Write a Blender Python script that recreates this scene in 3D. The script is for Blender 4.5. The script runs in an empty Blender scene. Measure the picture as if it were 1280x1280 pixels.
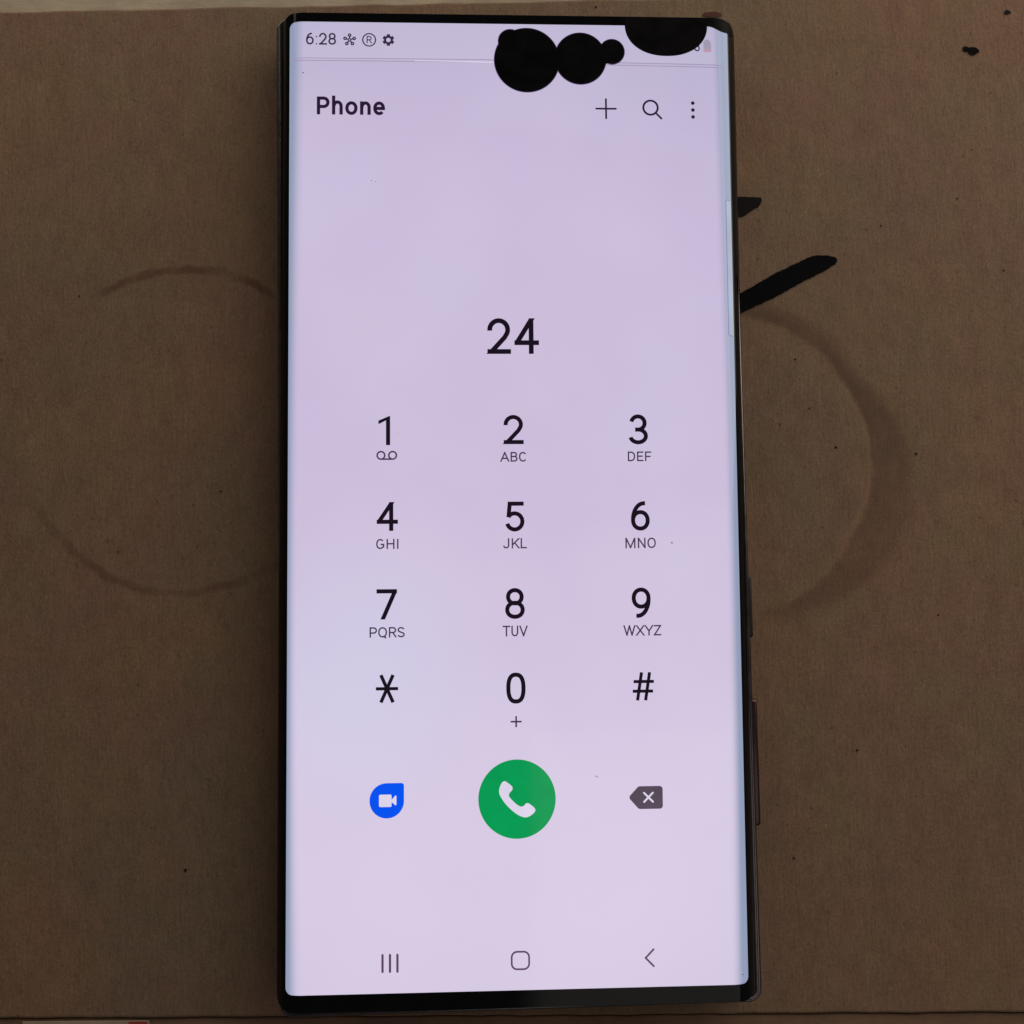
import bpy, bmesh, math, random
from mathutils import Vector, Matrix
from mathutils.geometry import tessellate_polygon

random.seed(7)
SC = bpy.context.scene
COL = SC.collection
MM = 0.001                                   # everything below is given in millimetres

# ------------------------------------------------------------------ camera
cam_data = bpy.data.cameras.new('camera')
cam = bpy.data.objects.new('camera', cam_data)
COL.objects.link(cam)
cam.location = (-7.118 * MM, -13.342 * MM, 167.836 * MM)
cam.rotation_euler = (0.061397, -0.039466, -0.008893)
cam_data.sensor_width = 36.0
cam_data.lens = 36.0 * 1283.0 / 1280.0
cam_data.clip_start = 0.005
cam_data.clip_end = 20.0
SC.camera = cam

# ------------------------------------------------------------------ room light
world = bpy.data.worlds.new('World')
SC.world = world
world.use_nodes = True
bg = world.node_tree.nodes['Background']
bg.inputs['Color'].default_value = (1.0, 0.93, 0.86, 1)
bg.inputs['Strength'].default_value = 0.045


def area_light(name, loc, target, sx, sy, power, color):
    ld = bpy.data.lights.new(name, 'AREA')
    ld.shape = 'RECTANGLE'
    ld.size, ld.size_y = sx, sy
    ld.energy = power
    ld.color = color
    lo = bpy.data.objects.new(name, ld)
    COL.objects.link(lo)
    lo.location = loc
    d = Vector(target) - Vector(loc)
    lo.rotation_euler = d.to_track_quat('-Z', 'Y').to_euler()
    return lo


area_light('window_light', (0.34, 0.34, 0.17), (0.03, 0.03, 0.0), 0.74, 0.36, 1.75, (1.0, 0.90, 0.78))
area_light('side_light', (-0.15, 0.30, 0.12), (-0.08, 0.08, 0.0), 0.26, 0.16, 0.17, (1.0, 0.90, 0.78))
area_light('ceiling_light', (0.52, -0.50, 1.0), (0.52, -0.50, 0.0), 0.92, 0.62, 0.80, (1.0, 0.95, 0.90))

SC.view_settings.view_transform = 'Standard'
SC.view_settings.look = 'None'
SC.view_settings.exposure = 0.0
SC.view_settings.gamma = 1.0
SC.view_settings.use_curve_mapping = False


# ------------------------------------------------------------------ materials
def lin(c):
    out = []
    for v in c:
        v = v / 255.0
        out.append(v / 12.92 if v <= 0.04045 else ((v + 0.055) / 1.055) ** 2.4)
    return (out[0], out[1], out[2], 1.0)


class Nodes:
    def __init__(self, name):
        self.m = bpy.data.materials.new(name)
        self.m.use_nodes = True
        self.t = self.m.node_tree
        self.p = self.t.nodes['Principled BSDF']

    def new(self, kind, **kw):
        n = self.t.nodes.new(kind)
        for k, v in kw.items():
            setattr(n, k, v)
        return n

    def link(self, a, b):
        self.t.links.new(a, b)

    def put(self, sock, v):
        if hasattr(v, 'is_output'):
            self.link(v, sock)
        else:
            sock.default_value = v

    def math(self, op, a, b=None, c=None, clamp=False):
        n = self.new('ShaderNodeMath', operation=op)
        n.use_clamp = clamp
        self.put(n.inputs[0], a)
        if b is not None:
            self.put(n.inputs[1], b)
        if c is not None:
            self.put(n.inputs[2], c)
        return n.outputs[0]

    def remap(self, v, a, b, lo=0.0, hi=1.0, smooth=True):
        n = self.new('ShaderNodeMapRange')
        n.interpolation_type = 'SMOOTHSTEP' if smooth else 'LINEAR'
        self.put(n.inputs[0], v)
        n.inputs[1].default_value = a
        n.inputs[2].default_value = b
        n.inputs[3].default_value = lo
        n.inputs[4].default_value = hi
        return n.outputs[0]

    def mix(self, fac, a, b, mode='MIX'):
        n = self.new('ShaderNodeMix', data_type='RGBA', blend_type=mode)
        self.put(n.inputs[0], fac)
        self.put(n.inputs[6], a)
        self.put(n.inputs[7], b)
        return n.outputs[2]

    def coords(self):
        tc = self.new('ShaderNodeTexCoord')
        mp = self.new('ShaderNodeMapping')
        mp.inputs['Scale'].default_value = (1000, 1000, 1000)
        self.link(tc.outputs['Object'], mp.inputs[0])
        return mp.outputs[0]

    def noise(self, vec, size, detail=3, rough=0.55, stretch=(1, 1, 1), seed=0.0):
        mp = self.new('ShaderNodeMapping')
        mp.inputs['Scale'].default_value = (stretch[0] / size, stretch[1] / size, stretch[2] / size)
        mp.inputs['Location'].default_value = (seed, seed * 1.7, seed * 0.3)
        self.link(vec, mp.inputs[0])
        n = self.new('ShaderNodeTexNoise')
        n.inputs['Scale'].default_value = 1.0
        n.inputs['Detail'].default_value = detail
        n.inputs['Roughness'].default_value = rough
        self.link(mp.outputs[0], n.inputs['Vector'])
        return n.outputs['Fac']

    def bump(self, h, strength, dist):
        b = self.new('ShaderNodeBump')
        b.inputs['Strength'].default_value = strength
        b.inputs['Distance'].default_value = dist
        self.link(h, b.inputs['Height'])
        self.link(b.outputs[0], self.p.inputs['Normal'])


def plain(name, color, rough=0.5, metal=0.0, spec=0.5, wear=0.12, size=3.0):
    """a plain surface with faint unevenness in colour and gloss"""
    n = Nodes(name)
    v = n.coords()
    nz = n.noise(v, size, 4, 0.6)
    f = n.remap(nz, 0.3, 0.7, 1.0 - wear, 1.0 + wear, smooth=False)
    n.put(n.p.inputs['Base Color'], n.mix(1.0, color, f, 'MULTIPLY'))
    n.put(n.p.inputs['Roughness'], n.remap(nz, 0.3, 0.7, rough * 0.8, min(1, rough * 1.25), smooth=False))
    n.p.inputs['Metallic'].default_value = metal
    n.p.inputs['Specular IOR Level'].default_value = spec
    return n.m


def display(name, rgb, strength=1.0):
    """lit pixels seen under the same smooth glass as the rest of the screen"""
    n = Nodes(name)
    c = lin(rgb)
    v = n.coords()
    nz = n.noise(v, 5.0, 2, 0.5)
    f = n.remap(nz, 0.3, 0.7, 0.94, 1.06, smooth=False)
    n.put(n.p.inputs['Emission Color'], n.mix(1.0, c, f, 'MULTIPLY'))
    n.p.inputs['Specular IOR Level'].default_value = 0.36
    n.p.inputs['Base Color'].default_value = (0.004, 0.004, 0.005, 1)
    n.p.inputs['Emission Strength'].default_value = strength
    n.p.inputs['Roughness'].default_value = 0.06
    return n.m


def screen_material():
    n = Nodes('oled_screen_lavender')
    v = n.coords()
    sep = n.new('ShaderNodeSeparateXYZ')
    n.link(v, sep.inputs[0])
    big = n.noise(v, 26.0, 2, 0.5, seed=3.1)
    big2 = n.noise(v, 20.0, 2, 0.5, seed=9.4)
    # blotchy colour of an ageing panel
    c = n.mix(n.remap(big, 0.35, 0.65), lin((205, 190, 221)), lin((209, 194, 223)))
    c = n.mix(n.remap(big2, 0.45, 0.75, 0.0, 0.3), c, lin((203, 199, 228)))
    # the picture on the screen is a little paler towards its lower end and in its status strip
    dx = n.math('ADD', sep.outputs[0], 25.0)
    dy = n.math('MULTIPLY', n.math('ADD', sep.outputs[1], 31.0), 0.8)
    far = n.math('SQRT', n.math('ADD', n.math('MULTIPLY', dx, dx), n.math('MULTIPLY', dy, dy)))
    c = n.mix(n.remap(far, 26.0, 2.0, 0.0, 0.7), c, lin((203, 204, 231)))
    low = n.remap(sep.outputs[1], 20.0, -70.0, 0.0, 0.6)
    c = n.mix(low, c, lin((227, 214, 237)))
    top = n.remap(sep.outputs[1], 72.8, 73.2, 0.0, 0.55)
    c = n.mix(top, c, lin((216, 202, 230)))
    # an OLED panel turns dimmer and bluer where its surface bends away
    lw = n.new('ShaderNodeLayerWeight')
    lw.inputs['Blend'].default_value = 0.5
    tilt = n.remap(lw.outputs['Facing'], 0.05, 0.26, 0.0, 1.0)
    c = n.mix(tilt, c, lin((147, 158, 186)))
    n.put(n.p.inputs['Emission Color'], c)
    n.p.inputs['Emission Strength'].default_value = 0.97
    n.p.inputs['Specular IOR Level'].default_value = 0.36
    n.p.inputs['Base Color'].default_value = (0.004, 0.004, 0.005, 1)
    n.p.inputs['Roughness'].default_value = 0.06
    return n.m


def cardboard_material():
    n = Nodes('worn_brown_cardboard')
    v = n.coords()
    sep = n.new('ShaderNodeSeparateXYZ')
    n.link(v, sep.inputs[0])
    X, Y = sep.outputs[0], sep.outputs[1]
    blotch = n.noise(v, 16.0, 4, 0.6, stretch=(1, 0.8, 1), seed=1.3)
    blotch2 = n.noise(v, 9.0, 3, 0.6, seed=6.2)
    grain = n.noise(v, 1.1, 5, 0.7, stretch=(2.2, 0.30, 1), seed=2.2)
    fibre = n.noise(v, 0.55, 4, 0.75, stretch=(1.2, 0.7, 1), seed=4.5)
    wide_a = n.noise(v, 42.0, 3, 0.55, seed=2.7)
    wide_b = n.noise(v, 34.0, 3, 0.55, seed=8.8)
    mottle = n.noise(v, 3.4, 4, 0.65, stretch=(1.3, 0.7, 1), seed=14.0)
    speckle = n.noise(v, 0.34, 3, 0.7, seed=19.0)
    c = n.mix(n.remap(blotch, 0.33, 0.67), lin((142, 119, 93)), lin((146, 114, 96)))
    c = n.mix(n.remap(wide_a, 0.42, 0.66, 0, 0.55), c, lin((130, 113, 94)))
    c = n.mix(n.remap(wide_b, 0.45, 0.68, 0, 0.38), c, lin((156, 120, 90)))
    c = n.mix(n.remap(blotch2, 0.45, 0.75, 0, 0.28), c, lin((138, 104, 86)))
    c = n.mix(1.0, c, n.remap(mottle, 0.25, 0.75, 0.89, 1.11, smooth=False), 'MULTIPLY')
    c = n.mix(1.0, c, n.remap(grain, 0.25, 0.75, 0.85, 1.15, smooth=False), 'MULTIPLY')
    c = n.mix(1.0, c, n.remap(fibre, 0.25, 0.75, 0.83, 1.17, smooth=False), 'MULTIPLY')
    c = n.mix(1.0, c, n.remap(speckle, 0.25, 0.75, 0.82, 1.18, smooth=False), 'MULTIPLY')
    # fine dark flecks and a few pale fibres in the paper
    fl = n.noise(v, 0.8, 2, 0.5, stretch=(1, 0.8, 1), seed=11.0)
    c = n.mix(n.remap(fl, 0.68, 0.78, 0, 0.45), c, lin((70, 50, 38)))
    pf = n.noise(v, 0.7, 2, 0.5, stretch=(1.5, 0.5, 1), seed=17.0)
    c = n.mix(n.remap(pf, 0.70, 0.80, 0, 0.35), c, lin((190, 165, 135)))

    wob = n.noise(v, 14.0, 3, 0.6, seed=20.0)
    wobm = n.math('MULTIPLY', n.math('SUBTRACT', wob, 0.5), 3.0)
    fray = n.math('MULTIPLY', n.math('SUBTRACT', n.noise(v, 1.6, 4, 0.7, seed=23.0), 0.5), 1.2)

    def polar(cx, cy):
        dx = n.math('SUBTRACT', X, cx)
        dy = n.math('SUBTRACT', Y, cy)
        d = n.math('SQRT', n.math('ADD', n.math('MULTIPLY', dx, dx), n.math('MULTIPLY', dy, dy)))
        return n.math('ADD', n.math('ADD', d, wobm), fray), n.math('ARCTAN2', dy, dx)

    def arc(ang, a0, soft, half):
        """1 within half of direction a0, falling off over soft (radians)"""
        diff = n.math('ABSOLUTE', n.math('WRAP', n.math('SUBTRACT', ang, a0), math.pi, -math.pi))
        return n.remap(diff, half + soft, half)

    # stain of a round cup foot, left of the phone
    d, a = polar(-56.0, 12.0)
    off = n.math('ABSOLUTE', n.math('SUBTRACT', d, 27.9))
    band = n.math('MULTIPLY', n.remap(off, 1.1, 0.25), n.remap(n.noise(v, 7.0, 4, 0.7, seed=27.0), 0.32, 0.62, 0.25, 1.0))
    m = n.math('MAXIMUM', n.math('MULTIPLY', arc(a, math.radians(88), 0.14, 0.52), 0.72), n.math('MULTIPLY', arc(a, math.radians(256), 0.25, 0.72), 0.55))
    left = n.math('MULTIPLY', band, m)
    c = n.mix(left, c, lin((106, 74, 60)))
    # second, broader stain on the right with a crisp inner edge
    d, a = polar(37.0, 5.6)
    wide = arc(a, math.radians(-14), 0.55, 0.32)
    inner = n.remap(d, 25.6, 26.9)
    width = n.math('ADD', 28.6, n.math('MULTIPLY', wide, 4.2))
    outer = n.remap(n.math('SUBTRACT', d, width), 2.2, -1.4)
    sm = n.noise(v, 10.0, 3, 0.65, seed=31.0)
    right = n.math('MULTIPLY', n.math('MULTIPLY', inner, outer), n.math('ADD', n.remap(sm, 0.25, 0.65, 0.28, 0.60), n.math('MULTIPLY', arc(a, math.radians(45), 0.5, 0.45), 0.22)))
    right = n.math('MULTIPLY', right, arc(a, math.radians(10), 0.5, 1.25))
    c = n.mix(right, c, lin((108, 82, 68)))
    rim = n.math('MULTIPLY', n.remap(n.math('ABSOLUTE', n.math('SUBTRACT', d, 25.6)), 0.7, 0.1), arc(a, math.radians(-5), 0.5, 0.45))
    c = n.mix(n.math('MULTIPLY', rim, 0.3), c, lin((165, 132, 105)))
    n.put(n.p.inputs['Base Color'], c)
    n.p.inputs['Roughness'].default_value = 0.82
    n.p.inputs['Specular IOR Level'].default_value = 0.25
    # flutes of the board showing through faintly, with shallow dents
    flute = n.math('SINE', n.math('MULTIPLY', n.math('ADD', X, n.math('MULTIPLY', wob, 1.5)), 2 * math.pi / 6.4))
    dent = n.noise(v, 9.0, 3, 0.5, seed=41.0)
    h = n.math('ADD', n.math('MULTIPLY', grain, 0.5), n.math('MULTIPLY', fibre, 0.5))
    h = n.math('ADD', h, n.math('MULTIPLY', speckle, 0.3))
    h = n.math('ADD', h, n.math('MULTIPLY', flute, 0.10))
    h = n.math('ADD', h, n.math('MULTIPLY', dent, 1.6))
    n.bump(h, 0.5, 0.00028)
    return n.m


def flap_material(name, rgb):
    n = Nodes(name)
    v = n.coords()
    g = n.noise(v, 1.2, 5, 0.7, stretch=(0.5, 1.5, 1), seed=2.0)
    b = n.noise(v, 14.0, 3, 0.6, seed=5.0)
    c = n.mix(n.remap(b, 0.3, 0.7), lin(rgb), lin(tuple(x * 0.86 for x in rgb)))
    c = n.mix(1.0, c, n.remap(g, 0.25, 0.75, 0.85, 1.12, smooth=False), 'MULTIPLY')
    n.put(n.p.inputs['Base Color'], c)
    n.p.inputs['Roughness'].default_value = 0.85
    n.bump(g, 0.3, 0.0003)
    return n.m


M_SCREEN = screen_material()
M_BOARD = cardboard_material()
M_FLAP = flap_material('pale_grey_cardboard', (205, 190, 165))
M_LOWER = flap_material('lower_brown_cardboard', (150, 116, 92))  # plain brown of the front flap and the box body
M_TABLE = plain('dark_table_wood', lin((92, 70, 54)), 0.6, size=25.0)
M_GLASS = plain('black_border_glass', (0.0035, 0.0035, 0.0045, 1), 0.08, spec=0.28, wear=0.25)
M_DEAD = plain('dead_black_pixels', (0.0022, 0.0020, 0.0030, 1), 0.45, spec=0.06, wear=0.25)
M_FRAME = plain('polished_bronze_frame', (0.15, 0.125, 0.125, 1), 0.17, metal=1.0, wear=0.15)
M_TRIM = plain('edge_highlight_metal', (0.19, 0.175, 0.175, 1), 0.22, metal=1.0, wear=0.15)  # lighter than the frame: the edge highlight is put into the metal colour
M_BUTTON = plain('bronze_side_button', (0.10, 0.062, 0.07, 1), 0.3, metal=1.0, wear=0.15)
M_GASKET = plain('black_gasket', (0.004, 0.004, 0.005, 1), 0.45)
M_INK = plain('black_marker_ink', (0.0045, 0.0042, 0.0055, 1), 0.75, spec=0.06, wear=0.3, size=1.5)
M_INK_GREY = plain('faded_marker_ink', (0.013, 0.011, 0.0115, 1), 0.75, spec=0.1, wear=0.3, size=1.5)
M_RUST = plain('red_brown_stain', lin((92, 50, 40)), 0.8, wear=0.3, size=1.0)
M_PAPER = plain('pale_paper', lin((180, 160, 138)), 0.85, size=4.0)
M_RED = plain('red_print', lin((170, 62, 60)), 0.8, size=2.0)
M_DUST = plain('grey_dust', lin((120, 110, 128)), 0.9)

D_DIGIT = display('digit_ink', (22, 13, 28))
D_TITLE = display('title_ink', (40, 22, 52))
D_SMALL = display('small_letter_ink', (68, 52, 78))
D_STATUS = display('status_icon_ink', (56, 38, 70))
D_NAV = display('navigation_icon_ink', (88, 68, 92))
D_GREEN = display('call_green', (3, 153, 82))
D_WHITE = display('icon_white', (222, 212, 234))
D_BLUE = display('video_call_blue', (2, 82, 240))
D_GREY = display('backspace_grey', (80, 68, 84))
D_LINE = display('dim_pixel_line', (156, 139, 172))
D_BRIGHT = display('bright_pixel_line', (222, 211, 232))
D_EDGE = display('edge_panel_fill', (158, 170, 192))
D_EDGELINE = display('edge_panel_outline', (112, 120, 152))
D_BATT = display('battery_grey', (162, 155, 178))
D_BATTLOW = display('battery_pink', (182, 150, 166))


# ------------------------------------------------------------------ object helpers
def obj(name, mesh, mat=None, parent=None, label=None):
    o = bpy.data.objects.new(name, mesh)
    COL.objects.link(o)
    if mat is not None and not mesh.materials:
        mesh.materials.append(mat)
    if parent is not None:
        o.parent = parent
    if label:
        o['label'] = label
    return o


def thing(name, label, cat, loc=(0, 0, 0)):
    o = bpy.data.objects.new(name, None)
    COL.objects.link(o)
    o.location = loc
    o.empty_display_size = 0.02
    o['label'] = label
    o['category'] = cat
    return o


class Geo:
    """collects faces in millimetres"""
    def __init__(self):
        self.v, self.f, self.mi = [], [], []

    def poly(self, pts, z=0.0, mat=0):
        """a filled outline (may be concave)"""
        b = len(self.v)
        p3 = [Vector((p[0], p[1], 0)) for p in pts]
        self.v += [(p[0], p[1], p[2] if len(p) > 2 else z) for p in pts]
        for t in tessellate_polygon([p3]):
            i, j, k = t
            cr = (p3[j] - p3[i]).cross(p3[k] - p3[i]).z
            if abs(cr) < 1e-12:
                continue
            self.f.append((b + i, b + j, b + k) if cr > 0 else (b + i, b + k, b + j))
            self.mi.append(mat)

    def stroke(self, pts, w, z=0.0, cap=True, closed=False, mat=0, split=0):
        """a ribbon of width w along pts, mitred at the corners, with round ends"""
        pts = [Vector((p[0], p[1])) for p in pts]
        if split:
            out = []
            for a, b_ in zip(pts, pts[1:]):
                out += [a.lerp(b_, i / split) for i in range(split)]
            pts = out + [pts[-1]]
        n = len(pts)
        L, R = [], []
        for i in range(n):
            if closed:
                a, c = pts[i - 1], pts[(i + 1) % n]
            else:
                a, c = pts[max(i - 1, 0)], pts[min(i + 1, n - 1)]
            d1 = (pts[i] - a).normalized() if (pts[i] - a).length > 1e-9 else (c - pts[i]).normalized()
            d2 = (c - pts[i]).normalized() if (c - pts[i]).length > 1e-9 else d1
            t = (d1 + d2).normalized()
            nn = Vector((-t.y, t.x))
            k = max(0.35, nn.dot(Vector((-d1.y, d1.x))))
            L.append(pts[i] + nn * (w / 2 / k))
            R.append(pts[i] - nn * (w / 2 / k))
        b = len(self.v)
        for i in range(n):
            self.v += [(L[i].x, L[i].y, z), (R[i].x, R[i].y, z)]
        m = n if closed else n - 1
        for i in range(m):
            j = (i + 1) % n
            self.f.append((b + 2 * i, b + 2 * i + 1, b + 2 * j + 1, b + 2 * j))
            self.mi.append(mat)
        if cap and not closed:
            for e, s in ((0, 1), (n - 1, -1)):
                o = pts[e]
                d0 = (L[e] - o) * s
                arc = [o + Matrix.Rotation(math.pi * q / 8, 2) @ d0 for q in range(9)]
                self.poly([(p.x, p.y) for p in arc], z, mat)

    def disc(self, cx, cy, rx, ry=None, z=0.0, seg=48, mat=0, power=2.0, clip_y=None, wobble=0.0):
        ry = ry or rx
        pts = []
        ph = random.random() * 6
        for i in range(seg):
            a = 2 * math.pi * i / seg
            ca, sa = math.cos(a), math.sin(a)
            x = math.copysign(abs(ca) ** (2 / power), ca) * rx
            y = math.copysign(abs(sa) ** (2 / power), sa) * ry
            k = 1 + wobble * (math.sin(3 * a + ph) + 0.6 * math.sin(5 * a + 2 * ph))
            py = cy + y * k
            if clip_y is not None:
                py = min(py, clip_y)
            pts.append((cx + x * k, py))
        self.poly(pts, z, mat)

    def ring(self, cx, cy, r, w, z=0.0, seg=40, mat=0):
        self.stroke([(cx + r * math.cos(2 * math.pi * i / seg), cy + r * math.sin(2 * math.pi * i / seg)) for i in range(seg)], w, z, closed=True, mat=mat)

    def mesh(self, name, zfun=None, smooth=False):
        me = bpy.data.meshes.new(name)
        vs = [(x * MM, y * MM, (z + (zfun(x, y) if zfun else 0)) * MM) for x, y, z in self.v]
        me.from_pydata(vs, [], self.f)
        for p, m in zip(me.polygons, self.mi):
            p.material_index = m
            p.use_smooth = smooth
        me.validate()
        me.update()
        return me


def smooth_loop(pts, n=6):
    """closed Catmull-Rom curve through pts"""
    out = []
    N = len(pts)
    for i in range(N):
        p0, p1, p2, p3 = (Vector(pts[(i + k - 1) % N]) for k in range(4))
        for q in range(n):
            t = q / n
            out.append(tuple(0.5 * ((2 * p1) + (p2 - p0) * t + (2 * p0 - 5 * p1 + 4 * p2 - p3) * t * t + (3 * p1 - p0 - 3 * p2 + p3) * t ** 3)))
    return out


def rounded(x0, y0, x1, y1, r, seg=8):
    """rounded rectangle, r one number or four (bottom left, bottom right, top right, top left)"""
    rs = r if isinstance(r, (tuple, list)) else (r,) * 4
    out = []
    for (cx, cy, sx, sy, a0), q in zip(((x0, y0, 1, 1, 180), (x1, y0, -1, 1, 270), (x1, y1, -1, -1, 0), (x0, y1, 1, -1, 90)), rs):
        for i in range(seg + 1):
            a = math.radians(a0 + 90 * i / seg)
            out.append((cx + sx * q + q * math.cos(a), cy + sy * q + q * math.sin(a)))
    return out


# ------------------------------------------------------------------ a plain grotesque alphabet drawn with strokes
def ell(cx, cy, rx, ry, a0, a1, n=22, p=2.0):
    out = []
    for i in range(n + 1):
        a = math.radians(a0 + (a1 - a0) * i / n)
        c, s = math.cos(a), math.sin(a)
        out.append((cx + math.copysign(abs(c) ** (2 / p), c) * rx, cy + math.copysign(abs(s) ** (2 / p), s) * ry))
    return out


def loop(cx, cy, rx, ry, p=2.0, n=40):
    return ell(cx, cy, rx, ry, 0, 360 - 360 / n, n - 1, p)


# strokes in a unit box: (points, kind of first end, kind of last end) or (points, 'closed')
# ends: h cut level with the top or bottom of the box, s squared off half a stroke further, b blunt
GLYPH = {
    '0': [(loop(.5, .5, .5, .5, 2.5), 'closed')],
    '2': [(ell(.49, .705, .47, .295, 186, -22) + [(.80, .46), (.115, .0)], 'b', 'h'), ([(.02, 0), (1, 0)], 's', 's')],
    '3': [(ell(.47, .745, .455, .255, 168, -90), 'b', 'b'), (ell(.47, .247, .53, .247, 90, -168), 'b', 'b'), ([(.27, .492), (.50, .492)], 'b', 'b')],
    '4': [([(.03, .285), (1, .285)], 's', 's'), ([(.735, 0), (.735, 1)], 'h', 'h'), ([(.712, 1), (.035, .285)], 'h', 'b')],
    '5': [([(.96, 1), (.14, 1), (.055, .465)], 's', 'b'), ([(.055, .475), (.17, .575)] + ell(.47, .305, .53, .315, 105, -164), 'b', 'b')],
    '6': [(loop(.5, .325, .5, .325, 2.1), 'closed'), ([(.84, 1.0), (.74, 1.0)] + ell(.74, .36, .74, .64, 90, 180), 'b', 'b')],
    '7': [([(0, 1), (.98, 1)], 's', 's'), ([(.97, .98), (.30, 0)], 'b', 'h')],
    '8': [(loop(.5, .752, .44, .248, 2.1), 'closed'), (loop(.5, .262, .5, .262, 2.1), 'closed')],
    '9': [(loop(.5, .675, .5, .325, 2.1), 'closed'), ([(.16, 0), (.26, 0)] + ell(.26, .64, .74, .64, -90, 0), 'b', 'b')],
    'A': [([(0, 0), (.5, 1)], 'h', 'h'), ([(1, 0), (.5, 1)], 'h', 'h'), ([(.2, .32), (.8, .32)], 'b', 'b')],
    'B': [([(0, 0), (0, 1)], 's', 's'), ([(0, 1), (.5, 1)] + ell(.52, .77, .40, .23, 85, -85) + [(0, .54)], 'b', 'b'), ([(0, 0), (.5, 0)] + ell(.55, .27, .45, .27, -85, 85) + [(0, .54)], 'b', 'b')],
    'C': [(ell(.5, .5, .5, .5, 38, 322, 30, 2.25), 'b', 'b')],
    'D': [([(0, 0), (0, 1)], 's', 's'), ([(0, 1), (.35, 1)] + ell(.4, .5, .6, .5, 85, -85, 26, 2.2) + [(.35, 0), (0, 0)], 'b', 'b')],
    'E': [([(1, 1), (0, 1), (0, 0), (1, 0)], 's', 's'), ([(0, .52), (.86, .52)], 'b', 's')],
    'F': [([(1, 1), (0, 1), (0, 0)], 's', 's'), ([(0, .49), (.86, .49)], 'b', 's')],
    'G': [(ell(.5, .5, .5, .5, 42, 318, 30, 2.25) + [(1, .16), (1, .45), (.56, .45)], 'b', 'b')],
    'H': [([(0, 0), (0, 1)], 's', 's'), ([(1, 0), (1, 1)], 's', 's'), ([(0, .52), (1, .52)], 'b', 'b')],
    'I': [([(.5, 0), (.5, 1)], 's', 's')],
    'J': [([(1, 1), (1, .3)] + ell(.5, .29, .5, .29, 0, -170), 's', 'b')],
    'K': [([(0, 0), (0, 1)], 's', 's'), ([(.97, 1), (.02, .33)], 'h', 'b'), ([(1, 0), (.36, .56)], 'h', 'b')],
    'L': [([(0, 1), (0, 0), (1, 0)], 's', 's')],
    'M': [([(0, 0), (0, 1)], 's', 's'), ([(1, 0), (1, 1)], 's', 's'), ([(0.02, 1), (.5, 0)], 'h', 'h'), ([(.98, 1), (.5, 0)], 'h', 'h')],
    'N': [([(0, 0), (0, 1)], 's', 's'), ([(1, 0), (1, 1)], 's', 's'), ([(.02, 1), (.98, 0)], 'h', 'h')],
    'O': [(loop(.5, .5, .5, .5, 2.25), 'closed')],
    'P': [([(0, 0), (0, 1)], 's', 's'), ([(0, 1), (.52, 1)] + ell(.55, .715, .45, .285, 85, -85) + [(0, .43)], 'b', 'b')],
    'Q': [(loop(.5, .5, .5, .5, 2.25), 'closed'), ([(.62, .12), (.98, -.16)], 'b', 'b')],
    'R': [([(0, 0), (0, 1)], 's', 's'), ([(0, 1), (.50, 1)] + ell(.52, .735, .43, .265, 85, -85) + [(0, .47)], 'b', 'b'), ([(.52, .47), (.98, 0)], 'b', 'h')],
    'S': [(ell(.5, .755, .46, .245, 15, 200) + [(.16, .585), (.5, .50), (.86, .40)] + ell(.52, .245, .48, .245, 20, -165), 'b', 'b')],
    'T': [([(0, 1), (1, 1)], 's', 's'), ([(.5, 1), (.5, 0)], 'b', 's')],
    'U': [([(0, 1), (0, .36)] + ell(.5, .36, .5, .36, 180, 360) + [(1, 1)], 's', 's')],
    'V': [([(0, 1), (.5, 0)], 'h', 'h'), ([(1, 1), (.5, 0)], 'h', 'h')],
    'W': [([(0, 1), (.26, 0)], 'h', 'h'), ([(.26, 0), (.5, 1)], 'h', 'h'), ([(.5, 1), (.74, 0)], 'h', 'h'), ([(.74, 0), (1, 1)], 'h', 'h')],
    'X': [([(0, 1), (1, 0)], 'h', 'h'), ([(0, 0), (1, 1)], 'h', 'h')],
    'Y': [([(0, 1), (.5, .42)], 'h', 'b'), ([(1, 1), (.5, .42)], 'h', 'b'), ([(.5, .46), (.5, 0)], 'b', 's')],
    'Z': [([(.02, 1), (1, 1)], 's', 's'), ([(1, 1), (0, 0)], 'h', 'h'), ([(0, 0), (1, 0)], 's', 's')],
    'h': [([(0, 0), (0, 1)], 's', 's'), ([(0, .42)] + ell(.52, .42, .48, .275, 150, 0) + [(1, 0)], 'b', 's')],
    'n': [([(0, 0), (0, 1)], 's', 's'), ([(0, .58)] + ell(.52, .58, .48, .42, 150, 0) + [(1, 0)], 'b', 's')],
    'o': [(loop(.5, .5, .5, .5, 2.1), 'closed')],
    'e': [([(.03, .49), (1, .49)] + ell(.5, .5, .5, .5, 0, 318, 34, 2.1), 'b', 'b')],
}
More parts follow.
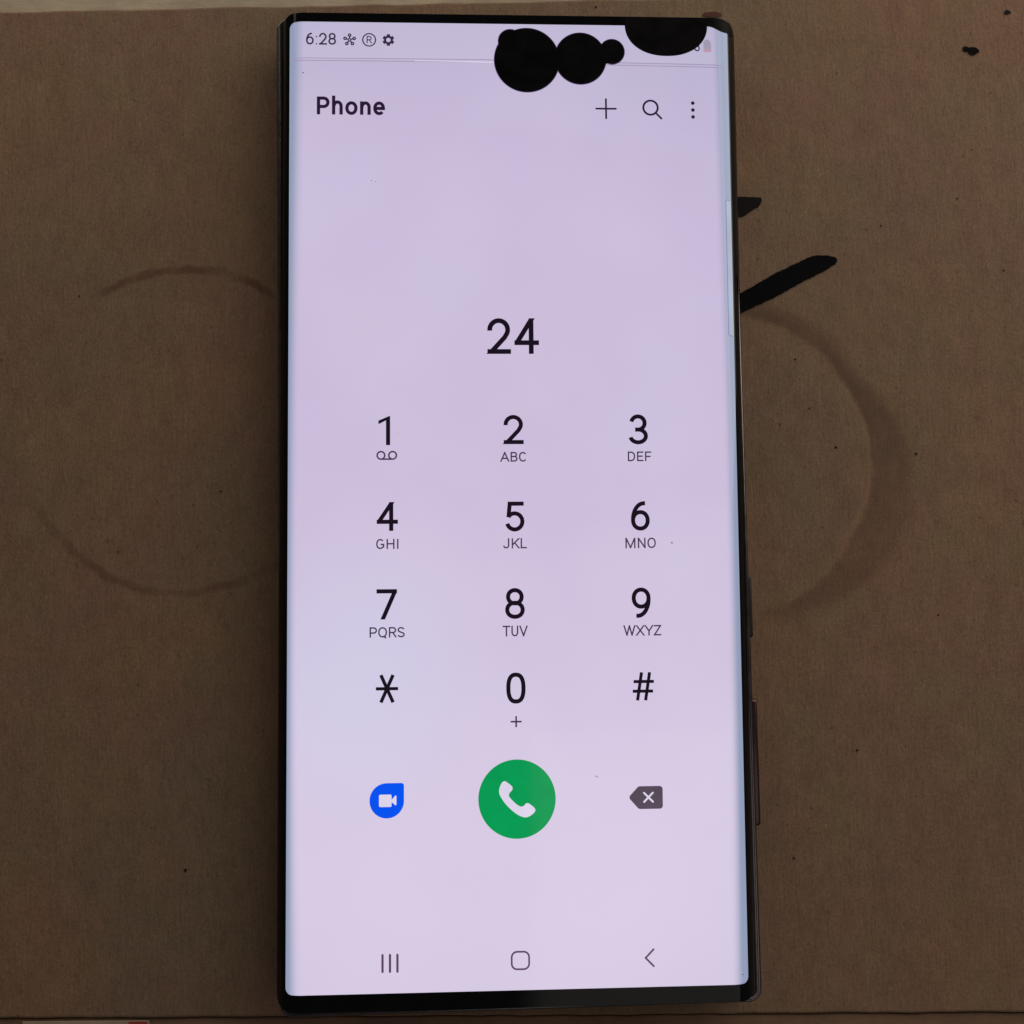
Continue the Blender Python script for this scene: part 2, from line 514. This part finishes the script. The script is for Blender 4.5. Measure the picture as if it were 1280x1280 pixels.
# left and right edge of each letter and its advance, then bottom and top where they differ (capital height = 1456)
METRIC = {'A': (28, 1309, 1336), 'B': (169, 1188, 1275), 'C': (109, 1248, 1333), 'D': (169, 1247, 1343), 'E': (169, 1107, 1164), 'F': (169, 1075, 1132),
          'G': (109, 1250, 1395), 'H': (169, 1288, 1460), 'I': (188, 370, 557), 'J': (54, 965, 1130), 'K': (169, 1284, 1284), 'L': (169, 1062, 1102),
          'M': (169, 1616, 1788), 'N': (169, 1288, 1460), 'O': (94, 1313, 1408), 'P': (169, 1216, 1292), 'Q': (88, 1317, 1408), 'R': (168, 1245, 1261),
          'S': (88, 1129, 1215), 'T': (36, 1191, 1222), 'U': (138, 1185, 1328), 'V': (28, 1274, 1303), 'W': (45, 1766, 1817), 'X': (51, 1234, 1284),
          'Y': (14, 1221, 1230), 'Z': (86, 1145, 1226), 'h': (120, 1010, 1140, 0, 1540), 'o': (75, 1085, 1160, -20, 1090), 'n': (130, 1013, 1145, 0, 1090), 'e': (73, 1045, 1100, -20, 1090),
          '0': (113, 1046, 1150), '2': (97, 1086, 1150), '4': (53, 1097, 1150), '6': (113, 1056, 1150), '8': (103, 1046, 1150), ':': (150, 335, 440, 0, 1082)}


def glyph(g, ch, x0, y0, x1, y1, t, k=0):
    """one letter with stroke t in the box x0..y1, added to g"""
    if ch == '1':
        w, h = x1 - x0, y1 - y0
        g.poly([(x1, y0), (x1, y1), (x1 - 0.12 * t, y1), (x0, y0 + 0.84 * h), (x0, y0 + 0.715 * h), (x1 - t, y0 + 0.845 * h), (x1 - t, y0)])
        return
    if ch == ':':
        r = (x1 - x0) / 2
        g.disc((x0 + x1) / 2, y0 + r, r, seg=16)
        g.disc((x0 + x1) / 2, y1 - r, r, seg=16)
        return

    def at(p):
        return Vector((x0 + t / 2 + p[0] * (x1 - x0 - t), y0 + t / 2 + p[1] * (y1 - y0 - t)))
    for st in GLYPH[ch]:
        k += 1
        z = 0.0015 * k
        pts = []
        for p in st[0]:
            q = at(p)
            if not pts or (q - pts[-1]).length > 1e-4:
                pts.append(q)
        if st[1] == 'closed':
            g.stroke([(p.x, p.y) for p in pts], t, z, closed=True)
            continue
        for e, kind in ((0, st[1]), (-1, st[2])):
            d = (pts[0] - pts[1]).normalized() if e == 0 else (pts[-1] - pts[-2]).normalized()
            if kind == 's':
                pts[e] = pts[e] + d * (t / 2)
        b = len(g.v)
        g.stroke([(p.x, p.y) for p in pts], t, z, cap=False)
        n = len(pts)
        for e, kind, i in ((0, st[1], b), (-1, st[2], b + 2 * (n - 1))):
            if kind != 'h':
                continue
            d = (pts[0] - pts[1]).normalized() if e == 0 else (pts[-1] - pts[-2]).normalized()
            yy = y1 if d.y > 0 else y0
            for q in (i, i + 1):
                vx, vy, vz = g.v[q]
                s = (yy - vy) / d.y
                g.v[q] = (vx + d.x * s, yy, vz)


def text_mesh(s, cx, cy, w, h, t):
    """letters with stroke t fitted to a box of w by h millimetres (h: height of its tallest letter)"""
    ms = [METRIC.get(c, (0, 1, 1)) for c in s]
    lo = min((m[3] if len(m) > 3 else 0) for m in ms)
    hi = max((m[4] if len(m) > 4 else 1456) for m in ms)
    pen, boxes = 0, []
    for m in ms:
        boxes.append((pen + m[0], m[3] if len(m) > 3 else 0, pen + m[1], m[4] if len(m) > 4 else 1456))
        pen += m[2]
    a, b = boxes[0][0], boxes[-1][2]
    sx, sy = w / (b - a), h / (hi - lo)
    g = Geo()
    for i, (c, bx) in enumerate(zip(s, boxes)):
        glyph(g, c, cx - w / 2 + (bx[0] - a) * sx, cy - h / 2 + (bx[1] - lo) * sy, cx - w / 2 + (bx[2] - a) * sx, cy - h / 2 + (bx[3] - lo) * sy, t, 4 * (i % 2))
    return g


# ------------------------------------------------------------------ setting: table under the box
def slab(pts, z0, z1, bevel=0.6):
    """a flat board with the outline pts (mm), its edges rounded a little"""
    bm = bmesh.new()
    vs = [bm.verts.new((x * MM, y * MM, z0 * MM)) for x, y in pts]
    f = bm.faces.new(vs)
    if f.normal.z < 0:
        f.normal_flip()
    r = bmesh.ops.extrude_face_region(bm, geom=[f])
    up = [e for e in r['geom'] if isinstance(e, bmesh.types.BMVert)]
    bmesh.ops.translate(bm, verts=up, vec=(0, 0, (z1 - z0) * MM))
    bmesh.ops.recalc_face_normals(bm, faces=bm.faces)
    if bevel:
        top = [e for e in bm.edges if all(abs(v.co.z - z1 * MM) < 1e-7 for v in e.verts)]
        bmesh.ops.bevel(bm, geom=top, offset=bevel * MM, segments=3, affect='EDGES', profile=0.5)
    me = bpy.data.meshes.new('board')
    bm.to_mesh(me)
    bm.free()
    return me


def edge_line(x0, y0, x1, y1, n, jitter):
    """points along a cut cardboard edge, a little uneven"""
    out = []
    for i in range(n + 1):
        t = i / n
        out.append((x0 + (x1 - x0) * t, y0 + (y1 - y0) * t + random.uniform(-jitter, jitter)))
    return out


BZ = -8.5                                    # height of the cardboard the phone lies on
table = obj('table', slab([(-700, -600), (700, -600), (700, 600), (-700, 600)], -92.0, -72.0, 2.0), M_TABLE)
table['kind'] = 'structure'

box = thing('cardboard_box', 'worn brown cardboard box with cup ring stains lying under the smartphone', 'box', (0, 0, -72 * MM))


def on_box(name, me, mat, parent=None, label=None):
    o = obj(name, me, mat, parent or box, label)
    if parent is None:
        o.matrix_parent_inverse = Matrix.Translation((0, 0, 72 * MM))
    return o


bottom_edge = edge_line(-175, -83.6, -38, -86.25, 40, 0.10) + edge_line(-34, -86.35, 175, -90.4, 60, 0.12)
top_edge = edge_line(175, 94.6, -175, 82.3, 90, 0.14)
panel = on_box('top_panel', slab(bottom_edge + top_edge, BZ - 1.6, BZ, 0.5), M_BOARD)
on_box('rear_flap', slab([(-178, 78), (178, 90), (178, 135), (-178, 135)], BZ - 5.4, BZ - 2.4, 0.5), M_FLAP, label='paler grey brown flap behind the top panel')
on_box('front_flap', slab([(-178, -135), (178, -135)] + [(x, y - 0.22) for x, y in reversed(bottom_edge)], BZ - 3.6, BZ - 0.5, 0.3), M_LOWER, label='flap in front of the top panel')
on_box('body', slab([(-172, -130), (172, -130), (172, 130), (-172, 130)], -72.0, BZ - 8.0, 0.0), M_LOWER)


def ragged(pts, amt=0.045):
    out = []
    for i, p in enumerate(pts):
        q = pts[(i + 1) % len(pts)]
        n = max(1, int(math.hypot(q[0] - p[0], q[1] - p[1]) / 0.35))
        for k in range(n):
            out.append((p[0] + (q[0] - p[0]) * k / n + random.gauss(0, amt), p[1] + (q[1] - p[1]) * k / n + random.gauss(0, amt)))
    return out


def decal(name, geo, mat, label=None, z=0.12):
    for i, (x, y, zz) in enumerate(geo.v):
        geo.v[i] = (x, y, zz + BZ + z)
    return on_box(name, geo.mesh(name), mat, panel, label)


g = Geo()
g.poly(ragged(smooth_loop([(30.0, 53.2), (39.4, 53.15), (42.6, 53.05), (44.3, 53.0), (44.75, 52.55), (44.3, 51.5), (43.0, 50.7), (41.6, 49.7), (40.6, 49.4), (39.0, 49.5), (30.0, 49.5)], 4)))
decal('marker_stroke', g, M_INK_GREY, 'short faded black stroke')
g = Geo()
g.poly(ragged(smooth_loop([(30.0, 31.6), (39.75, 35.45), (46.0, 38.9), (51.0, 41.3), (53.6, 42.45), (55.2, 42.6), (57.0, 42.45), (57.95, 41.95), (57.7, 41.2), (56.4, 40.2), (52.0, 38.0), (46.0, 34.7), (40.6, 32.3), (33.0, 28.6)], 4)))
decal('marker_stroke', g, M_INK, 'long black slanting stroke')
g = Geo()
g.disc(83.9, 80.2, 1.05, 0.75, wobble=0.06)
g.disc(82.6, 80.55, 0.62, 0.5, z=0.004, wobble=0.08)
decal('ink_blot', g, M_INK)
g = Geo()
g.disc(90.5, 87.5, 0.6, 0.42, wobble=0.1)
decal('ink_blot', g, M_INK_GREY)
g = Geo()
g.disc(36.6, 86.35, 1.75, 0.5, wobble=0.05)
decal('stain', g, M_RUST)
g = Geo()
specks = [(-66.8, -8.9, .22), (-49.7, 1.3, .26), (52.3, 15.3, .2), (50.0, 24.0, .24), (56.8, 8.4, .28), (47.0, 12.5, .18), (80.0, 53.0, .26), (66.0, 48.0, .22), (63.4, 47.3, .2),
          (83.0, 62.0, .2), (-55.0, -62.0, .32), (-40.5, 66.0, .22), (59.0, -44.0, .26), (74.0, -21.0, .22), (15.7, 87.5, .3), (88.0, 40.0, .24), (-74.0, 35.0, .2), (71.0, 7.2, .34), (47.5, -62.0, .3)]
for i in range(45):
    specks.append((random.uniform(-92, 95), random.uniform(-84, 84), random.uniform(0.05, 0.1)))
for x, y, r in specks:
    g.disc(x, y, r * 0.75, r * random.uniform(0.5, 0.9), z=random.uniform(0, 0.02), seg=8, wobble=0.12)
sp = decal('specks', g, M_INK_GREY, z=0.08)
sp['kind'] = 'stuff'

# a slip of pale paper with a red end, wedged under the front edge of the top panel
slip = thing('paper_slip', 'pale paper slip with a red tip under the front cardboard edge', 'paper', (-66 * MM, -88.25 * MM, (BZ - 0.5) * MM))
me = slab([(-15.6, -5.0), (5.0, -5.4), (5.2, 1.95), (-15.4, 2.3)], 0.05, 0.25, 0.05)
obj('sheet', me, M_PAPER, slip)
me = slab([(1.7, -4.6), (4.8, -4.7), (4.95, 1.8), (1.9, 1.85)], 0.27, 0.31, 0.0)
obj('red_print', me, M_RED, slip)

# ------------------------------------------------------------------ the smartphone
phone = thing('smartphone', 'smartphone lying face up with lit lavender dial screen and black blots at its top', 'phone', (0, 0, BZ * MM))
UP = Matrix.Translation((0, 0, -BZ * MM))


def part(name, me, mat, parent=None, label=None):
    o = obj(name, me, mat, parent or phone, label)
    if parent is None:
        o.matrix_parent_inverse = UP
    return o


FLAT, RAD = 34.4, 5.0                        # half width of the flat glass, radius of its curved long edges


def drop(x, y=0.0):
    u = abs(x) - FLAT
    if u <= 0:
        return 0.0
    u = min(u, RAD * 0.985)
    return -(RAD - math.sqrt(RAD * RAD - u * u))


def sheet(x0, x1, y0, y1, r, z, skirt=None, seg=10, nx=26):
    """a sheet bent over the long edges, with rounded corners; skirt adds a side wall down to that height"""
    ys = []
    for i in range(seg + 1):
        ys.append((y0 + r * (1 - math.cos(math.pi / 2 * i / seg)), i))
    mids = [y0 + r + (y1 - y0 - 2 * r) * i / 24 for i in range(1, 24)]
    rows = [y for y, _ in ys] + mids + [y1 - (y - y0) for y, _ in reversed(ys)]
    cx, hw = (x0 + x1) / 2, (x1 - x0) / 2
    xs = []
    f = (FLAT - 0.3) / hw                    # the bend gets many narrow columns
    xs = [-1 + (1 - f) * i / nx for i in range(nx)] + [-f + 2 * f * i / 12 for i in range(13)] + [f + (1 - f) * i / nx for i in range(1, nx + 1)]
    g = Geo()
    cols = len(xs)
    for y in rows:
        e = min(y - y0, y1 - y)
        inset = 0.0 if e >= r else r - math.sqrt(max(0.0, r * r - (r - e) ** 2))
        for t in xs:
            x = cx + t * (hw - inset)
            g.v.append((x, y, z + drop(x)))
    for j in range(len(rows) - 1):
        for i in range(cols - 1):
            a = j * cols + i
            g.f.append((a, a + 1, a + cols + 1, a + cols))
            g.mi.append(0)
    if skirt is not None:
        R = len(rows)
        loop = [i for i in range(cols)] + [j * cols + cols - 1 for j in range(1, R)] + [(R - 1) * cols + i for i in range(cols - 2, -1, -1)] + [j * cols for j in range(R - 2, 0, -1)]
        b = len(g.v)
        for k in loop:
            x, y, zz = g.v[k]
            g.v.append((x, y, min(zz - 0.05, skirt)))
        N = len(loop)
        for k in range(N):
            q = (k + 1) % N
            g.f.append((loop[k], b + k, b + q, loop[q]))
            g.mi.append(0)
    return g


part('glass_cover', sheet(-38.75, 38.95, -82.2, 81.05, 2.2, 0.0, -3.6).mesh('glass_cover', smooth=True), M_GLASS)
screen = part('screen', sheet(-37.02, 37.2, -79.46, 79.46, 1.0, 0.03).mesh('screen', smooth=True), M_SCREEN)


D_FRINGE = display('blot_fringe', (82, 66, 104))


def ui(name, geo, mat, lift=0.02, label=None, mats=None):
    """a mark shown on the screen, lying on its bent surface"""
    me = geo.mesh(name, lambda x, y: drop(x) + 0.03 + lift)
    for m in (mats or [mat]):
        me.materials.append(m)
    o = obj(name, me, None, screen, label)
    return o


# frame: a bulging metal band, the display sits a hair askew in it
def band(rows, cx, cy, hw, hh, r, seg=10, floor=True):
    """rows = (inset, z) pairs from the top down; a closed tube round a rounded rectangle"""
    g = Geo()
    n = None
    for ins, z in rows:
        pts = rounded(cx - hw + ins, cy - hh + ins, cx + hw - ins, cy + hh - ins, max(0.3, r - ins), seg)
        n = len(pts)
        g.v += [(x, y, z) for x, y in pts]
    for j in range(len(rows) - 1):
        for i in range(n):
            k = (i + 1) % n
            g.f.append((j * n + i, (j + 1) * n + i, (j + 1) * n + k, j * n + k))
            g.mi.append(0)
    if floor:
        b = (len(rows) - 1) * n
        g.f.append(tuple(b + i for i in reversed(range(n))))
        g.mi.append(0)
    return g


def askew(o):
    o.rotation_euler = (0, 0, math.radians(0.5))
    o.location = (0.12 * MM, 0, 0)
    return o


prof = [(1.5, -2.6), (0.75, -2.25), (0.45, -2.35), (0.2, -2.75), (0.05, -3.3), (0.0, -4.0), (0.05, -4.8), (0.3, -5.8), (0.9, -6.9), (2.0, -7.9), (3.4, -8.42)]
frame = askew(part('frame', band(prof, 0, -0.93, 39.15, 82.82, 2.2).mesh('frame', smooth=True), M_FRAME))


trim = askew(part('frame_highlight', band([(0.8, -2.3), (0.66, -2.16), (0.36, -2.26), (0.12, -2.72), (0.3, -2.9)], 0, -0.93, 39.15, 82.82, 2.2, floor=False).mesh('frame_highlight', smooth=True), M_TRIM, label='lighter metal strip added for the highlight on the frame edge'))  # added strip over the frame's upper edge, imitating its silvery highlight


def button(name, y0, y1, x, mat, label):
    bm = bmesh.new()
    bmesh.ops.create_cube(bm, size=1.0)
    bmesh.ops.scale(bm, verts=bm.verts, vec=(1.6 * MM, (y1 - y0) * MM, 2.0 * MM))
    bmesh.ops.translate(bm, verts=bm.verts, vec=((x - 0.8) * MM, (y0 + y1) / 2 * MM, -4.3 * MM))
    bmesh.ops.bevel(bm, geom=bm.edges[:], offset=0.45 * MM, segments=3, affect='EDGES', profile=0.5)
    me = bpy.data.meshes.new(name)
    bm.to_mesh(me)
    bm.free()
    for p in me.polygons:
        p.use_smooth = True
    return obj(name, me, mat, frame, label)


button('side_button', -24.6, -14.2, 39.75, M_GASKET, 'short black side button')
button('side_button', -55.6, -34.8, 40.0, M_BUTTON, 'long bronze side button')

# ------------------------------------------------------------------ what the screen shows
C0, C1, C2 = -20.83, 0.0, 20.74              # the three columns of the dial pad


def words(name, s, cx, cy, w, h, mat, t, label=None):
    return ui(name, text_mesh(s, cx, cy, w, h, t), mat, label=label)


words('clock', '6:28', -31.69, 76.51, 4.99, 2.04, D_STATUS, 0.275, label='clock reading 6:28')
words('title', 'Phone', -26.70, 65.11, 11.32, 3.29, D_TITLE, 0.555, label='title reading Phone')
words('typed_number', '24', 0.02, 26.12, 8.62, 5.98, D_DIGIT, 0.80, label='typed number 24')
DIGITS = [('1', -21.23, 10.44, 1.91, 4.83), ('2', -0.04, 10.53, 3.35, 4.84), ('3', 20.67, 10.49, 3.12, 5.00),
          ('4', -20.80, -3.68, 3.54, 4.72), ('5', 0.09, -3.81, 3.07, 4.87), ('6', 20.74, -3.86, 3.10, 4.84),
          ('7', -20.84, -17.95, 3.37, 4.89), ('8', -0.06, -18.02, 3.19, 5.00), ('9', 20.65, -18.10, 3.12, 4.95),
          ('0', -0.02, -31.70, 3.13, 4.99)]
for s, x, y, w, h in DIGITS:
    words('dial_digit', s, x, y, w, h, D_DIGIT, 0.68, label='dial pad digit ' + s)
LETTERS = [('ABC', -0.06, 6.01, 4.36, 1.61), ('DEF', 20.77, 6.00, 3.90, 1.62), ('GHI', -20.77, -8.16, 3.61, 1.64), ('JKL', 0.03, -8.21, 3.91, 1.68),
           ('MNO', 20.72, -8.31, 5.03, 1.71), ('PQRS', -20.81, -22.47, 5.68, 1.68), ('TUV', -0.06, -22.49, 4.08, 1.74), ('WXYZ', 20.76, -22.61, 6.20, 1.70)]
for s, x, y, w, h in LETTERS:
    words('key_letters', s, x, y, w, h, D_SMALL, 0.232, label='dial pad letters ' + s)

# star: three bars crossing
g = Geo()
cx, cy = -20.85, -31.53
g.stroke([(cx - 1.79, cy), (cx + 1.79, cy)], 0.52, cap=False)
g.stroke([(cx - 0.98, cy + 2.2), (cx + 0.98, cy - 2.2)], 0.56, z=0.003, cap=False)
g.stroke([(cx - 0.98, cy - 2.2), (cx + 0.98, cy + 2.2)], 0.56, z=0.006, cap=False)
ui('star_sign', g, D_DIGIT, label='star key')
g = Geo()
cx, cy = 20.81, -31.69
for s in (-1, 1):
    g.stroke([(cx + s * 0.66 - 0.36, cy - 2.27), (cx + s * 0.66 + 0.36, cy + 2.27)], 0.52, z=0.004 * (s + 1), cap=False)
    g.stroke([(cx - 1.71 + 0.08 * s, cy + s * 0.78), (cx + 1.63 + 0.08 * s, cy + s * 0.78)], 0.50, z=0.002 + 0.004 * (s + 1), cap=False)
ui('hash_sign', g, D_DIGIT, label='hash key')
g = Geo()
g.stroke([(-0.92, -37.09), (0.86, -37.09)], 0.27, cap=False)
g.stroke([(-0.03, -36.2), (-0.03, -37.98)], 0.27, z=0.003, cap=False)
ui('plus_sign', g, D_SMALL, label='small plus under the zero')
g = Geo()
for s in (-1, 1):
    g.ring(C0 + s * 0.95, 6.34, 0.62, 0.26, z=0.002 * (s + 1))
g.stroke([(C0 - 0.95, 5.72), (C0 + 0.95, 5.72)], 0.26, z=0.006, cap=False)
ui('voicemail_icon', g, D_SMALL)

# status icons
g = Geo()
cx, cy = -26.93, 76.38
for k in range(5):
    a = math.radians(90 + 72 * k)
    px, py = cx + 0.80 * math.cos(a), cy + 0.80 * math.sin(a)
    g.ring(px, py, 0.20, 0.22, z=0.001 * k, seg=20)
    g.stroke([(cx + 0.2 * math.cos(a), cy + 0.2 * math.sin(a)), (cx + 0.62 * math.cos(a), cy + 0.62 * math.sin(a))], 0.24, z=0.008 + 0.001 * k, cap=False)
g.ring(cx, cy, 0.2, 0.16, z=0.014, seg=20)
ui('network_icon', g, D_STATUS)
g = text_mesh('R', -23.66, 76.45, 0.88, 1.25, 0.17)
g.ring(-23.68, 76.42, 1.07, 0.21)
ui('registered_icon', g, D_STATUS)
g = Geo()
cx, cy = -20.46, 76.43
teeth = []
for k in range(6):
    a0 = math.radians(30 + 60 * k)
    for da, r in ((-22, 0.76), (-15, 1.03), (15, 1.03), (22, 0.76)):
        a = a0 + math.radians(da)
        teeth.append((r * math.cos(a), r * math.sin(a)))
inner = []
for x, y in teeth:
    q = 0.38 / math.hypot(x, y)
    inner.append((x * q, y * q))
N = len(teeth)
g.v = [(cx + x, cy + y, 0) for x, y in teeth] + [(cx + x, cy + y, 0) for x, y in inner]
for i in range(N):
    k = (i + 1) % N
    g.f.append((i, k, N + k, N + i))
    g.mi.append(0)
ui('gear_icon', g, D_STATUS)
# battery, nearly empty, and the last figure of its percentage
g = Geo()
g.poly([(32.86, 75.55), (34.17, 75.55), (34.17, 76.6), (33.75, 77.12), (33.35, 77.22), (32.86, 76.75)])
g.poly([(32.86, 75.05), (32.9, 74.98), (34.13, 74.98), (34.17, 75.05), (34.17, 75.54), (32.86, 75.54)], mat=1)
ui('battery_icon', g, None, mats=[D_BATT, D_BATTLOW])
words('battery_percent', '8', 31.75, 75.94, 0.96, 1.7, D_STATUS, 0.22)

# title bar icons
g = Geo()
g.stroke([(16.07 - 1.66, 64.94), (16.07 + 1.66, 64.94)], 0.31)
g.stroke([(16.07, 64.94 - 1.66), (16.07, 64.94 + 1.66)], 0.31, z=0.003)
ui('plus_icon', g, D_TITLE)
g = Geo()
g.ring(23.62, 65.19, 1.22, 0.34)
g.stroke([(24.50, 64.28), (25.44, 63.32)], 0.32, z=0.003)
ui('search_icon', g, D_TITLE)
g = Geo()
for k in (-1, 0, 1):
    g.disc(30.83, 64.85 + 1.2 * k, 0.31, seg=24)
ui('menu_icon', g, D_TITLE)

# call row
g = Geo()
g.disc(0.0, -49.43, 6.24, 6.3, seg=96)
ui('call_button', g, D_GREEN, label='round green call button')
hs = [(440, 388), (470, 405), (515, 440), (538, 470), (533, 507), (500, 545), (490, 580), (510, 615), (560, 670), (610, 710), (650, 728), (685, 720), (715, 690), (745, 685), (785, 710), (825, 745), (840, 780), (820, 815), (775, 850),
      (720, 872), (660, 862), (590, 825), (500, 750), (430, 670), (380, 590), (362, 540), (365, 485), (385, 430), (410, 395)]
g = Geo()
g.poly(smooth_loop([((x - 598) * 0.01215, -49.43 - (y - 627) * 0.01195) for x, y in hs], 4))
ui('handset_icon', g, D_WHITE, 0.03)
g = Geo()
g.poly(rounded(-23.66, -52.13, -18.16, -46.57, (2.75, 2.75, 0.42, 2.75), 16))
ui('video_call_button', g, D_BLUE, label='blue drop shaped video call button')
g = Geo()
g.poly(rounded(-22.16, -50.33, -20.14, -48.36, 0.22, 5))
g.poly([(-20.13, -49.2), (-19.55, -48.52), (-19.36, -48.6), (-19.36, -50.0), (-19.55, -50.08), (-20.13, -49.55)])
ui('video_camera_icon', g, D_WHITE, 0.03)
g = Geo()
g.poly(
    [(18.2, -49.5), (18.3, -49.22), (19.62, -47.83), (19.88, -47.73)] +
    [(23.14 + 0.5 * math.sin(a), -48.23 + 0.5 * math.cos(a)) for a in (0, 0.4, 0.8, 1.2, 1.57)] +
    [(23.14 + 0.5 * math.cos(a), -50.87 - 0.5 * math.sin(a)) for a in (0, 0.4, 0.8, 1.2, 1.57)] +
    [(19.88, -51.37), (19.62, -51.27), (18.3, -49.78)])
ui('backspace_button', g, D_GREY, label='dark grey backspace button')
g = Geo()
for s in (-1, 1):
    g.stroke([(21.31 - 0.72, -49.52 - 0.72 * s), (21.31 + 0.72, -49.52 + 0.72 * s)], 0.30, z=0.002 * (s + 1))
ui('cross_icon', g, D_WHITE, 0.03)

# navigation bar
g = Geo()
for k in (-1, 0, 1):
    g.stroke([(-20.44 + 1.18 * k, -73.5), (-20.44 + 1.18 * k, -76.1)], 0.36)
ui('recents_icon', g, D_NAV)
g = Geo()
g.stroke(rounded(0.31 - 1.39, -74.83 - 1.36, 0.31 + 1.39, -74.83 + 1.36, 0.85, 6), 0.28, closed=True)
ui('home_icon', g, D_NAV)
g = Geo()
g.stroke([(21.72, -73.58), (20.42, -74.9), (21.72, -76.22)], 0.3)
ui('back_icon', g, D_NAV)

def strip(g, low, top, n=14):
    """quads between a lower and an upper edge line (both run the same way), so that the patch follows the bend"""
    def on(line, t):
        k = min(int(t * (len(line) - 1)), len(line) - 2)
        f = t * (len(line) - 1) - k
        return (line[k][0] * (1 - f) + line[k + 1][0] * f, line[k][1] * (1 - f) + line[k + 1][1] * f)
    b = len(g.v)
    for i in range(n + 1):
        for line in (low, top):
            x, y = on(line, i / n)
            g.v.append((x, y, 0))
    for i in range(n):
        g.f.append((b + 2 * i, b + 2 * i + 2, b + 2 * i + 3, b + 2 * i + 1))
        g.mi.append(0)


# edge panel handle on the bent right edge
g = Geo()
strip(g, [(36.2, 26.45), (36.4, 26.3), (37.16, 26.3)], [(36.2, 49.35), (36.4, 49.5), (37.16, 49.5)], 12)
ui('edge_handle', g, D_EDGE, 0.012)
g = Geo()
g.stroke([(37.0, 49.5), (36.4, 49.5), (36.2, 49.3), (36.2, 26.5), (36.4, 26.3), (37.0, 26.3)], 0.13, cap=False, split=5)
ui('edge_handle_outline', g, D_EDGELINE, 0.02)

# faulty pixels: two hairlines across the screen and the black blots
g = Geo()
g.stroke([(-36.6, 73.18), (-5.1, 73.22), (30.2, 72.80), (36.6, 72.68)], 0.12, cap=False, split=60)
ui('faulty_line', g, D_LINE)
g = Geo()
g.stroke([(-36.6, 72.77), (-5.1, 72.80), (31.5, 72.36), (36.6, 72.25)], 0.12, cap=False, split=60)
ui('faulty_line', g, D_LINE)
g = Geo()
g.stroke([(-16.0, 72.90), (-10.5, 72.88), (-4.0, 72.78), (0.5, 72.73)], 0.17, cap=True, split=6)
ui('faulty_line', g, D_BRIGHT, 0.03, label='short bright line')
blots = [(0.0, 76.45, 2.0, 2.05, 2.0, 0.015), (2.78, 73.21, 5.47, 5.52, 2.0, 0.006), (11.84, 73.58, 4.34, 4.45, 2.0, 0.006), (17.21, 74.83, 2.1, 2.15, 2.0, 0.01)]
for i, (x, y, rx, ry, pw, wb) in enumerate(blots):
    g = Geo()
    g.disc(x, y, rx, ry, seg=80, power=pw)
    g.disc(x, y, rx + 0.10, ry + 0.10, seg=80, power=pw, z=-0.012 - 0.0135 * i, mat=1)
    if i == 2:
        g.poly([(14.6, 72.0), (16.4, 72.75), (17.2, 73.5), (15.4, 76.2), (14.2, 76.3)], z=0.004)
    ui('black_blot', g, None, 0.045 + 0.014 * i, mats=[M_DEAD, D_FRINGE], label=('small blot at the left end of the chain', 'largest round blot', 'second round blot of the chain', 'smallest blot at the right end of the chain')[i])
g = Geo()
g.disc(26.5, 79.6, 7.05, 5.42, seg=96, power=2.15, clip_y=80.9)
ui('black_blot', g, M_DEAD, 0.05, label='half oval blot cut off by the top edge of the screen')
g = Geo()
strip(g, [(33.5, 79.44), (34.0, 79.38), (34.5, 79.24), (35.0, 79.02), (35.5, 78.82), (36.0, 78.68), (36.6, 78.64), (37.3, 78.72)],
      [(33.5, 79.62), (34.0, 79.62), (34.5, 79.62), (35.0, 79.62), (35.5, 79.62), (36.0, 79.62), (36.6, 79.62), (37.3, 79.62)], 28)
strip(g, [(33.5, 79.62), (36.0, 79.62), (37.3, 78.72), (38.2, 78.5)], [(33.5, 80.95), (36.0, 80.95), (37.3, 80.75), (38.2, 79.9)], 32)
ui('black_blot', g, M_DEAD, 0.06, label='thin black patch in the top right corner of the screen')

# dust on the glass
g = Geo()
for x, y, r in [(25.9, -8.34, .17), (12.83, -46.0, .13), (-34.64, 70.63, .15), (13.1, -46.15, .1), (36.2, -78.0, .12), (-23.3, 52.3, .1), (-22.6, 52.1, .08), (-18.9, 9.9, .07), (33.0, 61.0, .06)]:
    g.disc(x, y, r, r * 0.6, seg=10, wobble=0.1)
d = ui('dust', g, M_DUST, 0.03)
d['kind'] = 'stuff'
